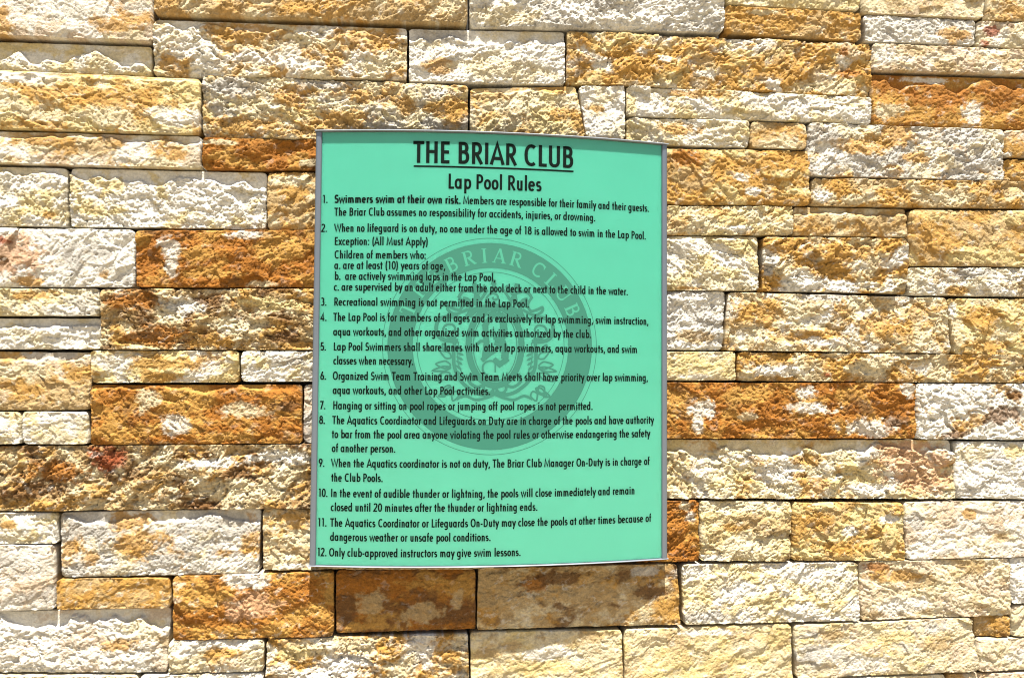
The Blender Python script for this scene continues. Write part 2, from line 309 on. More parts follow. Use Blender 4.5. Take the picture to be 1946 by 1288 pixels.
def stone_geometry(i, corners, base, mix, stains, rough, lip, prot, step):
    c = np.array(corners, float).reshape(4, 2) * 1e-4
    (xl, zt0), (xr, zt1), (xrb, zb1), (xlb, zb0) = c
    w = max(xr - xl, xrb - xlb); h = max(zt0 - zb0, zt1 - zb1)
    ns = max(int(w / step), 4) + 1; nv = max(int(h / step), 4) + 1
    s, t = np.meshgrid(np.linspace(0, 1, ns), np.linspace(0, 1, nv))     # t = 0 bottom
    sd = 100 + i * 37
    top = zt0 + (zt1 - zt0) * s; bot = zb0 + (zb1 - zb0) * s
    X = (xlb + (xl - xlb) * t) * (1 - s) + (xrb + (xr - xrb) * t) * s
    Z = bot + (top - bot) * t
    ox = (i * 7.31) % 50; oz = (i * 3.77) % 50
    # irregular outline: chipped corners and wavering arrises
    dl = s * w; dr = (1 - s) * w; db = t * h; dt = (1 - t) * h
    def jag(v, seed, amp): return amp * (fbm(v * 28 + ox, np.zeros_like(v) + oz, 3, sd + seed) + 0.35)
    rr = 0.002 + 0.007 * rnd(np.array([i]), np.array([1]), 5)[0]
    cor = lambda d: 0.0026 * np.clip(1 - d / rr, 0, 1) ** 2
    jl = jag(Z, 1, 0.0018) + cor(db) * 0.8 + cor(dt); jr = jag(Z, 2, 0.0018) + cor(db) * 0.8 + cor(dt)
    jb = jag(X, 3, 0.0011) + cor(dl) * 0.5 + cor(dr) * 0.5; jt = jag(X, 4, 0.0011) + cor(dl) * 0.5 + cor(dr) * 0.5
    fall = 0.02
    X = X + np.maximum(jl, 0) * np.clip(1 - dl / fall, 0, 1) - np.maximum(jr, 0) * np.clip(1 - dr / fall, 0, 1)
    Z = Z + np.maximum(jb, 0) * np.clip(1 - db / fall, 0, 1) - np.maximum(jt, 0) * np.clip(1 - dt / fall, 0, 1)
    x = X + ox; z = Z + oz
    wx = fbm(x * 18, z * 18, 2, sd + 5) * 0.012; wz = fbm(x * 18 + 9, z * 18, 2, sd + 6) * 0.012
    H = prot + 0 * X                                                     # millimetres from here on
    tilt = rnd(np.array([i, i]), np.array([2, 3]), 9) - 0.5
    H = H + tilt[0] * 4 * (s - 0.5) + tilt[1] * 3.5 * (t - 0.5)
    soft = 0.42 + 0.85 * rough
    ch = rnd(np.array([i] * 8), np.arange(8) + 30, 9)
    A = 0.30 + 1.2 * ch                                                   # how strongly each kind of roughness shows on this stone
    ang = (ch[6] - 0.5) * 1.3; fq = 0.75 + 0.6 * ch[7]
    x, z = (x * math.cos(ang) - z * math.sin(ang)) * fq, (x * math.sin(ang) + z * math.cos(ang)) * fq
    H = H + 4.2 * A[0] * soft * fbm((x + wx) * 13, (z + wz) * 19, 2, sd + 7)
    H = H + 2.7 * A[1] * soft * facets((x + wx * 1.6) * 17, (z + wz * 1.6) * 27, sd + 8)
    w2 = fbm(x * 70, z * 70, 2, sd + 10) * 0.006
    H = H + 1.0 * A[2] * soft * facets((x + wx + w2) * 46, (z + wz - w2) * 62, sd + 12)
    H = H + A[3] * (0.12 + 0.75 * rough) * facets((x + w2) * 105, (z + w2) * 125, sd + 14)
    H = H + A[4] * (0.25 + 2.0 * rough ** 1.6) * billow((x + wx) * 42, (z + wz) * 52, 2, sd + 16)
    H = H + (0.30 + 1.25 * rough) * billow((x + w2) * 105, (z + w2) * 120, 2, sd + 18, 0.6)
    H = H + A[5] * (0.35 + 0.85 * rough) * fbm(x * 150, z * 175, 3, sd + 20, 0.65)
    H = H + (0.12 + 0.50 * rough) * billow(x * 230, z * 250, 2, sd + 24, 0.7)
    # layers that broke away leave small ledges
    for n, (fx, fz, hgt) in enumerate(((11, 24, 2.6), (24, 46, 0.9))):
        led = fbm((x + wx * 1.3 + w2 * 0.7) * fx, (z + wz + w2 * 0.7) * fz, 3, sd + 150 + n, 0.55)
        H = H + hgt * (0.6 + 0.6 * ch[n + 3]) * (0.20 + 0.9 * rough) * (sstep(-0.20, -0.15, led) + sstep(0.12, 0.16, led) - 1)
    pit = sstep(0.30, 0.46, fbm((x + wx) * 62, (z + wz) * 74, 3, sd + 28, 0.6))
    H = H - (0.6 + 4.2 * rough ** 1.5) * pit
    H = H - (0.35 + 1.7 * rough) * sstep(0.26, 0.36, fbm(x * 150 + 7, z * 175, 2, sd + 160))          # pinholes
    # the split face breaks off at the sawn arrises, here more, there less
    x = X + ox; z = Z + oz
    rs = rnd(np.array([i] * 4), np.array([11, 12, 13, 14]), 9)
    en = 0.006 * fbm(x * 45, z * 45, 3, sd + 30, 0.6)
    for d, r4 in ((dl, rs[0]), (dr, rs[1]), (db, rs[2]), (dt, rs[3])):
        H = H - (0.2 + 2.8 * r4 * r4) * (1 - sstep(-0.002, 0.001 + 0.006 * r4, d + en)) + 2.5 * (1 - sstep(0.0, 0.004, d + 2.2 * en + 0.004))
    H = H - 0.8 * (1 - sstep(0.0, 0.020, np.minimum(db, dt) + en))
    if lip > 0:
        zl = lip * 1e-4 * (0.95 + 1.5 * fbm(x * 16, z * 0 + oz, 3, sd + 33))
        m = 1 - sstep(zl - 0.003, zl + 0.003, dt + 0.003 * fbm(x * 70, z * 70, 2, sd + 35))
        flat = prot - 7.5 + 0.35 * fbm(x * 130, z * 130, 2, sd + 36)
        H = H * (1 - m) + np.minimum(flat, H) * m
    Y = -H * 1e-3
    # minerals
    col = np.empty(X.shape + (3,)); col[:] = PAL[base]
    k = 0
    while k < len(mix):
        p = mix[k]; cov = int(mix[k + 1:k + 3]); k += 3
        f = fbm((x + wx * 1.5) * 15, (z + wz * 1.5) * 22, 4, sd + 40 + k, 0.6) + 0.22 * fbm(x * 120, z * 150, 3, sd + 60 + k, 0.7)
        q = np.quantile(f, 1 - cov / 100)
        m = sstep(q - 0.17, q + 0.17, f)[..., None] * 0.85
        col = col * (1 - m) + PAL[p] * m
    for j, (p, cx, cz, rx, rz) in enumerate(stains):
        d = np.sqrt(((X - cx * 1e-4) / (rx * 1e-4)) ** 2 + ((Z - cz * 1e-4) / (rz * 1e-4)) ** 2)
        d = d + 1.05 * fbm((x + wx) * 30 + j, (z + wz) * 38, 5, sd + 80 + j, 0.65)
        m = (1 - sstep(0.70, 1.15, d + 0.6 * fbm(x * 90, z * 100, 4, sd + 120 + j, 0.7)))[..., None] * (0.72 if base in 'RB' and p in 'WK' else 0.85)
        col = col * (1 - m) + PAL[p] * m
    col = col * (1 + 0.24 * fbm(x * 75, z * 85, 3, sd + 95, 0.6))[..., None]
    light = 0.40 if base not in 'RBN' else 0.15
    spk = sstep(0.16, 0.40, fbm((x + w2) * 42 + 4, (z + w2) * 70, 4, sd + 97, 0.7))[..., None] * light      # pale crusts
    col = col * (1 - spk) + PAL['W'] * spk
    warm = sstep(0.25, 0.5, fbm(x * 60 + 8, z * 70, 2, sd + 98))[..., None] * 0.35           # iron flecks
    col = col * (1 - warm) + col * np.array([0.90, 0.72, 0.42]) * warm
    co = np.stack([X, Y, Z], -1)
    idx = np.arange(ns * nv).reshape(nv, ns)
    q = np.stack([idx[:-1, :-1], idx[:-1, 1:], idx[1:, 1:], idx[1:, :-1]], -1).reshape(-1, 4)
    ring = np.concatenate([idx[0, :], idx[1:, -1], idx[-1, -2::-1], idx[-2:0:-1, 0]])
    flatco = co.reshape(-1, 3); flatcol = col.reshape(-1, 3)
    n0 = len(flatco)
    layers = [ring]
    extra = []; ecol = []
    for dep in (0.010, 0.060):
        r = flatco[ring].copy(); r[:, 1] = np.maximum(r[:, 1] + 0.001, 0.0) + dep
        extra.append(r); ecol.append(flatcol[ring])
    layers += [n0 + np.arange(len(ring)), n0 + len(ring) + np.arange(len(ring))]
    for a, b in zip(layers[:-1], layers[1:]):
        q = np.concatenate([q, np.stack([a, b, np.roll(b, -1), np.roll(a, -1)], -1)])
    return np.concatenate([flatco] + extra), q, np.concatenate([flatcol] + ecol)

STONE_LABEL = {'R': 'rust orange stone', 'G': 'grey stone', 'B': 'brown stone'}
for i, (c, base, mix, stains, rough, lip, prot) in enumerate(STONES):
    co, q, col = stone_geometry(i, c, base, mix, stains, rough, lip, prot, 0.00128)
    o = quad_mesh('stone', co, q, M_STONE, wall, col)
    if base in STONE_LABEL: o['label'] = STONE_LABEL[base]

# the rest of the wall, outside the photograph
def outer_courses():
    rng = np.random.default_rng(4)
    x0, x1 = -2.4, 2.6
    tx0 = max(c[0] for c, *_ in STONES if c[0] < -8300) * 1e-4 - 0.003
    tx1 = 1e-4 * max(c[2] for c, *_ in STONES) + 0.003
    tz1 = 1e-4 * max(max(c[1], c[3]) for c, *_ in STONES) + 0.003
    tz0 = 1e-4 * min(min(c[5], c[7]) for c, *_ in STONES) - 0.003
    rects = []
    def band(xa, xb, za, zb):
        z = za
        while z < zb - 0.03:
            h = min(rng.choice([0.052, 0.098, 0.105]), zb - z)
            if zb - z - h < 0.035: h = zb - z
            x = xa - rng.uniform(0, 0.15)
            while x < xb:
                w = rng.uniform(0.15, 0.5)
                a = max(x, xa); b = min(x + w, xb)
                if b - a > 0.03: rects.append((a, b - 0.003, z, z + h - 0.003))
                x += w
            z += h
    band(x0, tx0, tz0, tz1); band(tx1, x1, tz0, tz1)
    band(x0, x1, 0.0, tz0); band(x0, x1, tz1, 2.75)
    cos, qs, cols, n = [], [], [], 0
    for j, (a, b, za, zb) in enumerate(rects):
        base = str(rng.choice(list('KKYWWTOOPGR')))
        corners = [v * 1e4 for v in (a, zb, b, zb, b, za, a, za)]
        co, q, col = stone_geometry(500 + j, corners, base, 'K30O20' if base != 'R' else 'O40', [], rng.uniform(0.3, 0.9), 0, rng.uniform(-2, 4), 0.006)
        cos.append(co); qs.append(q + n); cols.append(col); n += len(co)
    o = quad_mesh('outer_stonework', np.concatenate(cos), np.concatenate(qs), M_STONE, wall, np.concatenate(cols))
    o['kind'] = 'stuff'
outer_courses()
def box(name, x0, x1, y0, y1, z0, z1, mat, parent):
    v = [(x0, y0, z0), (x1, y0, z0), (x1, y1, z0), (x0, y1, z0), (x0, y0, z1), (x1, y0, z1), (x1, y1, z1), (x0, y1, z1)]
    return mesh_obj(name, v, [(0, 3, 2, 1), (4, 5, 6, 7), (0, 1, 5, 4), (1, 2, 6, 5), (2, 3, 7, 6), (3, 0, 4, 7)], mat, parent)
box('mortar_bed', -2.4, 2.6, 0.034, 0.30, 0.001, 2.75, M_MORTAR, wall)
LINES=[
('@Swimmers swim at their own risk.@ Members are responsible for their family and their guests.',-0.2718,0.2703,0.2413,('1.',-0.2922)),
('The Briar Club assumes no responsibility for accidents, injuries, or drowning.',-0.2715,0.1713,0.2195,None),
('When no lifeguard is on duty, no one under the age of 18 is allowed to swim in the Lap Pool.',-0.2711,0.2644,0.1924,('2.',-0.2933)),
('Exception: (All Must Apply)',-0.2708,-0.1153,0.1701,None),
('Children of members who:',-0.2705,-0.1186,0.1475,None),
('a. are at least (10) years of age,',-0.2702,-0.0860,0.1298,None),
('b.  are actively swimming laps in the Lap Pool,',-0.2699,-0.0019,0.1116,None),
('c. are supervised by an adult either from the pool deck or next to the child in the water.',-0.2706,0.2311,0.0935,None),
('Recreational swimming is not permitted in the Lap Pool.',-0.2702,0.0557,0.0683,('3.',-0.2923)),
('The Lap Pool is for members of all ages and is exclusively for lap swimming, swim instruction,',-0.2707,0.2694,0.0427,('4.',-0.2919)),
('aqua workouts, and other organized swim activities authorized by the club.',-0.2704,0.1644,0.0184,None),
('Lap Pool Swimmers shall share lanes with  other lap swimmers, aqua workouts, and swim',-0.2700,0.2488,-0.0066,('5.',-0.2920)),
('classes when necessary.',-0.2697,-0.1377,-0.0299,None),
('Organized Swim Team Training and Swim Team Meets shall have priority over lap swimming,',-0.2702,0.2685,-0.0554,('6.',-0.2913)),
('aqua workouts, and other Lap Pool activities.',-0.2698,-0.0093,-0.0791,None),
('Hanging or sitting on pool ropes or jumping off pool ropes is not permitted.',-0.2695,0.1676,-0.1045,('7.',-0.2914)),
('The Aquatics Coordinator and Lifeguards on Duty are in charge of the pools and have authority',-0.2700,0.2795,-0.1290,('8.',-0.2920)),
('to bar from the pool area anyone violating the pool rules or otherwise endangering the safety',-0.2705,0.2726,-0.1521,None),
('of another person.',-0.2702,-0.1657,-0.1753,None),
('When the Aquatics coordinator is not on duty, The Briar Club Manager On-Duty is in charge of',-0.2707,0.2716,-0.2001,('9.',-0.2918)),
('the Club Pools.',-0.2704,-0.1859,-0.2240,None),
('In the event of audible thunder or lightning, the pools will close immediately and remain',-0.2709,0.2442,-0.2497,('10.',-0.2919)),
('closed until 20 minutes after the thunder or lightning ends.',-0.2705,0.0721,-0.2727,None),
('The Aquatics Coordinator or Lifeguards On-Duty may close the pools at other times because of',-0.2710,0.2746,-0.2983,('11.',-0.2920)),
('dangerous weather or unsafe pool conditions.',-0.2707,-0.0066,-0.3216,None),
('Only club-approved instructors may give swim lessons.',-0.2721,0.0440,-0.3472,('12.',-0.2922)),
]
# ------------------------------------------------------------------ the sign (local origin at its centre on the wall)
W, HT, SAG, YR = 0.610, 0.7311, 0.030, -0.018
RAD = (W * W / 4 + SAG * SAG) / (2 * SAG)
def bow(x):                                  # the panel's front surface, bowed out towards the viewer
    return YR - (math.sqrt(max(RAD * RAD - x * x, 0)) - (RAD - SAG))
sign = empty('rules_sign', (0, 0, ZC))
tag(sign, 'mint green bowed rules sign in a grey metal frame mounted on the stone wall', 'sign')
NX = 64
def bowed_slab(name, xa, xb, za, zb, front, back, mat, parent, bevel=0.0):
    """a slab that follows the bow: front / back are offsets from the bow surface (negative = towards the viewer)"""
    prof = [(front + bevel, zb), (front, zb - bevel), (front, za + bevel), (front + bevel, za), (back, za), (back, zb)] if bevel else [(front, zb), (front, za), (back, za), (back, zb)]
    n = len(prof); v = []; f = []
    for k in range(NX + 1):
        x = xa + (xb - xa) * k / NX
        for off, z in prof: v.append((x, bow(x) + off, z))
    for k in range(NX):
        for j in range(n):
            a = k * n + j; b = k * n + (j + 1) % n
            f.append((a, b, b + n, a + n))
    f.append(tuple(range(n - 1, -1, -1))); f.append(tuple(NX * n + j for j in range(n)))
    o = mesh_obj(name, v, f, mat, parent)
    return o
ZT = HT / 2
panel = bowed_slab('panel', -W / 2 + 0.006, W / 2 - 0.006, -ZT + 0.004, ZT - 0.004, 0.0, 0.004, M_PANEL, sign)
back = bowed_slab('back_plate', -W / 2 + 0.006, W / 2 - 0.006, -ZT + 0.005, ZT - 0.005, 0.0045, 0.0075, M_ALU, sign)
bowed_slab('top_cap', -W / 2 - 0.0015, W / 2 + 0.0015, ZT - 0.0032, ZT - 0.0012, -0.0065, 0.012, M_CAP, sign, 0.0008)
bowed_slab('bottom_cap', -W / 2 - 0.0015, W / 2 + 0.0015, -ZT + 0.0015, -ZT + 0.0034, -0.0048, 0.012, M_LEDGE, sign, 0.0008)
def rail(side):
    # rounded front, flat back that reaches the stones; lips over the panel's edge
    xo = side * W / 2; xi = side * (W / 2 - 0.0105)
    pts = []
    yf = YR - 0.0045
    pts.append((xo, 0.004)); pts.append((xo, yf + 0.004))
    for a in (30, 60, 90): pts.append((xo - side * 0.004 * (1 - math.cos(R(a))), yf + 0.004 - 0.004 * math.sin(R(a))))
    pts.append((xi + side * 0.0015, yf - 0.0004)); pts.append((xi, yf + 0.0012)); pts.append((xi, 0.004))
    n = len(pts); v = []; f = []
    for z in (-ZT + 0.0037, ZT - 0.0037):
        for p in pts: v.append((p[0], p[1], z))
    for j in range(n): f.append((j, (j + 1) % n, n + (j + 1) % n, n + j))
    f.append(tuple(range(n))); f.append(tuple(range(2 * n - 1, n - 1, -1)))
    o = mesh_obj('rail', v, f, M_ALU, sign)
    return o
rail(-1); rail(1)
for zz in (-0.22, 0.22):
    box('mounting_bar', -0.24, 0.24, -0.0205, 0.010, zz - 0.02, zz + 0.02, M_ALU, sign)

# ------------------------------------------------------------------ print on the panel: every stroke is a flat ribbon laid on the bow
class Print:
    def __init__(self, lift): self.v = []; self.f = []; self.lift = lift; self.k = 0
    def put(self, x, z, extra): self.v.append((x, bow(x) - self.lift - extra, z))
    def ribbon(self, pts, width, closed=False, w1=None):
        p = [np.array(q, float) for q in pts]
        q = [p[0]]
        for a in p[1:]:
            if np.linalg.norm(a - q[-1]) > 1e-7: q.append(a)
        if closed and np.linalg.norm(q[0] - q[-1]) < 1e-7: q.pop()
        p = q; n = len(p)
        if n < 2: return
        ex = (self.k % 40) * 1.2e-6; self.k += 1
        base = len(self.v); ns = max(1, math.ceil(width / 0.008))
        for i in range(n):
            a = p[i - 1] if (i > 0 or closed) else None
            b = p[(i + 1) % n] if (i < n - 1 or closed) else None
            d1 = (p[i] - a) if a is not None else (b - p[i]); d2 = (b - p[i]) if b is not None else (p[i] - a)
            d1 = d1 / np.linalg.norm(d1); d2 = d2 / np.linalg.norm(d2)
            n1 = np.array([-d1[1], d1[0]]); n2 = np.array([-d2[1], d2[0]])
            m = n1 + n2
            L = np.linalg.norm(m)
            m = n1 if L < 1e-6 else m / L
            wd = width if w1 is None else width + (w1 - width) * i / (n - 1)
            hw = wd / 2 / max(float(m @ n1), 0.45)
            for j in range(ns + 1): self.put(*(p[i] + m * hw * (1 - 2 * j / ns)), ex)
        r = ns + 1
        for i in range(n if closed else n - 1):
            a = base + r * i; b = base + r * ((i + 1) % n)
            for j in range(ns): self.f.append((a + j, a + j + 1, b + j + 1, b + j))
    def poly(self, pts):
        ex = (self.k % 40) * 1.2e-6; self.k += 1
        base = len(self.v)
        for q in pts: self.put(q[0], q[1], ex)
        self.f.append(tuple(range(base, base + len(pts))))
    def build(self, name, mat): return mesh_obj(name, self.v, self.f, mat, panel)

# a condensed geometric alphabet: centre lines in units of the cap height
def arc(cx, cy, rx, ry, a0, a1, n=None):
    n = n or max(5, int(abs(a1 - a0) / 18))
    r = []
    for i in range(n + 1):
        a = R(a0 + (a1 - a0) * i / n); c, s = math.cos(a), math.sin(a)
        e = 0.86
        r.append((cx + rx * math.copysign(abs(c) ** e, c), cy + ry * math.copysign(abs(s) ** e, s)))
    return r
XT, XB, XM, XR = 0.61, 0.07, 0.34, 0.27
bowl = lambda cx: arc(cx, XM, 0.135, XR, 0, 360, 20)
G = {
 'a': (0.47, [bowl(0.2), [(0.335, 0), (0.335, 0.68)]]),
 'b': (0.47, [bowl(0.27), [(0.135, 0), (0.135, 1.06)]]),
 'c': (0.38, [arc(0.215, XM, 0.135, XR, 48, 312)]),
 'd': (0.47, [bowl(0.2), [(0.335, 0), (0.335, 1.06)]]),
 'e': (0.44, [[(0.335, 0.36), (0.08, 0.36)], arc(0.21, XM, 0.135, XR, 0, 318)]),
 'f': (0.28, [[(0.13, 0), (0.13, 0.86)] + arc(0.235, 0.86, 0.105, 0.14, 180, 85), [(0.02, 0.61), (0.26, 0.61)]]),
 'g': (0.47, [bowl(0.2), [(0.335, 0.68), (0.335, -0.08)] + arc(0.205, -0.08, 0.13, 0.155, 0, -150)]),
 'h': (0.46, [[(0.125, 0), (0.125, 1.06)], arc(0.225, 0.44, 0.1, 0.17, 180, 0) + [(0.325, 0)]]),
 'i': (0.24, [[(0.12, 0), (0.12, 0.68)], [(0.12, 0.80), (0.12, 0.94)]]),
 'j': (0.24, [[(0.12, 0.68), (0.12, -0.14)] + arc(0.04, -0.14, 0.08, 0.1, 0, -80), [(0.12, 0.80), (0.12, 0.94)]]),
 'k': (0.43, [[(0.125, 0), (0.125, 1.06)], [(0.36, 0.68), (0.15, 0.36)], [(0.17, 0.40), (0.385, 0)]]),
 'l': (0.24, [[(0.12, 0), (0.12, 1.06)]]),
 'm': (0.70, [[(0.125, 0), (0.125, 0.68)], arc(0.22, 0.44, 0.095, 0.17, 180, 0) + [(0.315, 0)], arc(0.425, 0.44, 0.11, 0.17, 180, 0) + [(0.535 + 0.03, 0)]]),
 'n': (0.46, [[(0.125, 0), (0.125, 0.68)], arc(0.225, 0.44, 0.1, 0.17, 180, 0) + [(0.325, 0)]]),
 'o': (0.43, [bowl(0.215)]),
 'p': (0.47, [bowl(0.27), [(0.135, -0.30), (0.135, 0.68)]]),
 'q': (0.47, [bowl(0.2), [(0.335, -0.30), (0.335, 0.68)]]),
 'r': (0.31, [[(0.125, 0), (0.125, 0.68)], arc(0.235, 0.44, 0.11, 0.17, 170, 62)]),
 's': (0.36, [arc(0.18, 0.475, 0.095, 0.135, 35, 250) + arc(0.175, 0.21, 0.105, 0.14, 75, -150)]),
 't': (0.28, [[(0.14, 0), (0.14, 0.90)], [(0.015, 0.61), (0.265, 0.61)]]),
 'u': (0.46, [[(0.125, 0.68), (0.125, 0.24)] + arc(0.225, 0.24, 0.1, 0.17, 180, 360), [(0.325, 0), (0.325, 0.68)]]),
 'v': (0.40, [[(0.045, 0.68), (0.20, 0.04), (0.355, 0.68)]]),
 'w': (0.60, [[(0.045, 0.68), (0.175, 0.04), (0.30, 0.64), (0.425, 0.04), (0.555, 0.68)]]),
 'x': (0.40, [[(0.05, 0.68), (0.35, 0)], [(0.35, 0.68), (0.05, 0)]]),
 'y': (0.40, [[(0.045, 0.68), (0.205, 0.06)], [(0.355, 0.68), (0.13, -0.30)]]),
 'z': (0.38, [[(0.06, 0.615), (0.31, 0.615), (0.07, 0.065), (0.33, 0.065)]]),
 'A': (0.56, [[(0.05, 0), (0.28, 0.96), (0.51, 0)], [(0.14, 0.29), (0.42, 0.29)]]),
 'B': (0.51, [[(0.125, 0), (0.125, 1)], [(0.125, 0.93), (0.24, 0.93)] + arc(0.24, 0.735, 0.135, 0.195, 90, -90) + [(0.125, 0.54)], [(0.24, 0.54)] + arc(0.25, 0.305, 0.155, 0.235, 90, -90) + [(0.125, 0.07)]]),
 'C': (0.54, [arc(0.31, 0.5, 0.205, 0.43, 52, 308)]),
 'D': (0.56, [[(0.125, 0), (0.125, 1)], [(0.125, 0.93), (0.22, 0.93)] + arc(0.22, 0.5, 0.225, 0.43, 90, -90) + [(0.125, 0.07)]]),
 'E': (0.44, [[(0.125, 0), (0.125, 1)], [(0.125, 0.93), (0.39, 0.93)], [(0.125, 0.52), (0.37, 0.52)], [(0.125, 0.07), (0.39, 0.07)]]),
 'H': (0.56, [[(0.125, 0), (0.125, 1)], [(0.435, 0), (0.435, 1)], [(0.125, 0.53), (0.435, 0.53)]]),
 'I': (0.25, [[(0.125, 0), (0.125, 1)]]),
 'L': (0.40, [[(0.125, 0), (0.125, 1)], [(0.125, 0.07), (0.38, 0.07)]]),
 'M': (0.72, [[(0.085, 0), (0.155, 0.97), (0.36, 0.12), (0.565, 0.97), (0.635, 0)]]),
 'O': (0.58, [arc(0.29, 0.5, 0.205, 0.435, 0, 360, 24)]),
 'P': (0.47, [[(0.125, 0), (0.125, 1)], [(0.125, 0.93), (0.22, 0.93)] + arc(0.22, 0.70, 0.16, 0.23, 90, -90) + [(0.125, 0.47)]]),
 'R': (0.50, [[(0.125, 0), (0.125, 1)], [(0.125, 0.93), (0.22, 0.93)] + arc(0.22, 0.70, 0.16, 0.23, 90, -90) + [(0.125, 0.47)], [(0.23, 0.47), (0.435, 0)]]),
 'S': (0.46, [arc(0.235, 0.715, 0.13, 0.215, 30, 250) + arc(0.22, 0.29, 0.15, 0.22, 70, -150)]),
 'T': (0.44, [[(0.22, 0), (0.22, 0.93)], [(0.01, 0.93), (0.43, 0.93)]]),
 'U': (0.56, [[(0.125, 1), (0.125, 0.28)] + arc(0.28, 0.28, 0.155, 0.215, 180, 360) + [(0.435, 1)]]),
 'W': (0.76, [[(0.04, 1), (0.21, 0.06), (0.38, 0.94), (0.55, 0.06), (0.72, 1)]]),
 '0': (0.48, [arc(0.24, 0.5, 0.155, 0.43, 0, 360, 22)]),
 '1': (0.42, [[(0.10, 0.93), (0.255, 0.93)], [(0.24, 0), (0.24, 1)]]),
 '2': (0.48, [arc(0.24, 0.72, 0.145, 0.215, 165, -25) + [(0.08, 0.07), (0.42, 0.07)]]),
 '3': (0.48, [arc(0.22, 0.735, 0.13, 0.195, 145, -90), arc(0.22, 0.305, 0.15, 0.235, 90, -145)]),
 '4': (0.48, [[(0.30, 0), (0.30, 0.96), (0.05, 0.27), (0.43, 0.27)]]),
 '5': (0.48, [[(0.39, 0.93), (0.16, 0.93), (0.12, 0.53)] + arc(0.23, 0.32, 0.16, 0.25, 110, -145)]),
 '6': (0.48, [[(0.30, 1.0), (0.11, 0.42)], arc(0.24, 0.305, 0.15, 0.235, 0, 360, 20)]),
 '7': (0.46, [[(0.05, 0.93), (0.38, 0.93), (0.16, 0)]]),
 '8': (0.48, [arc(0.24, 0.735, 0.12, 0.195, 0, 360, 18), arc(0.24, 0.30, 0.15, 0.235, 0, 360, 20)]),
 '9': (0.48, [[(0.18, 0.0), (0.37, 0.58)], arc(0.24, 0.695, 0.15, 0.235, 0, 360, 20)]),
 '.': (0.22, [[(0.11, 0), (0.11, 0.15)]]),
 ',': (0.22, [[(0.13, 0.15), (0.07, -0.15)]]),
 ':': (0.22, [[(0.11, 0), (0.11, 0.15)], [(0.11, 0.5), (0.11, 0.65)]]),
 '-': (0.30, [[(0.04, 0.35), (0.26, 0.35)]]),
 '(': (0.27, [arc(0.30, 0.42, 0.17, 0.64, 112, 248)]),
 ')': (0.27, [arc(-0.03, 0.42, 0.17, 0.64, 68, -68)]),
 ' ': (0.23, []),
}
def text_line(pr, text, x0, x1, z, cap, weight=0.160, bold=0.205):
    tot = 0; b = False; last = 0
    for ch in text:
        if ch == '@': b = not b; continue
        tot += G[ch][0] * (1.12 if b else 1)
    k = (x1 - x0) / (tot - 0.10)              # width of one unit in metres
    x = x0 - 0.05 * k; b = False
    for ch in text:
        if ch == '@': b = not b; continue
        kk = k * (1.12 if b else 1)
        wd = (bold if b else weight) * cap
        if ch in '.:': wd *= 1.12
        for st in G[ch][1]:
            closed = len(st) > 12 and abs(st[0][0] - st[-1][0]) < 1e-6 and abs(st[0][1] - st[-1][1]) < 1e-6
            pr.ribbon([(x + p[0] * kk, z + p[1] * cap) for p in st], wd, closed)
        x += G[ch][0] * kk
CAP = 0.0138
pr = Print(0.00020); text_line(pr, 'THE BRIAR CLUB', -0.1397, 0.1315, 0.3095, 0.0372, 0.155); pr.build('title_lettering', M_INK)
pr = Print(0.00020); pr.ribbon([(-0.1405 + 0.273 * i / 40, 0.3040) for i in range(41)], 0.0031); pr.build('title_underline', M_INK)
pr = Print(0.00020); text_line(pr, 'Lap Pool Rules', -0.0820, 0.0755, 0.2668, 0.0256, 0.155); pr.build('subtitle_lettering', M_INK)
pr = None
for (txt, x0, x1, z, num) in LINES:
    if num:
        if pr: pr.build('rule_lettering', M_INK)
        pr = Print(0.00020)
        n = sum(G[ch][0] for ch in num[0]) * 0.0142
        text_line(pr, num[0], num[1], num[1] + n - 0.001, z, CAP)
    text_line(pr, txt, x0, x1, z, CAP)
pr.build('rule_lettering', M_INK)

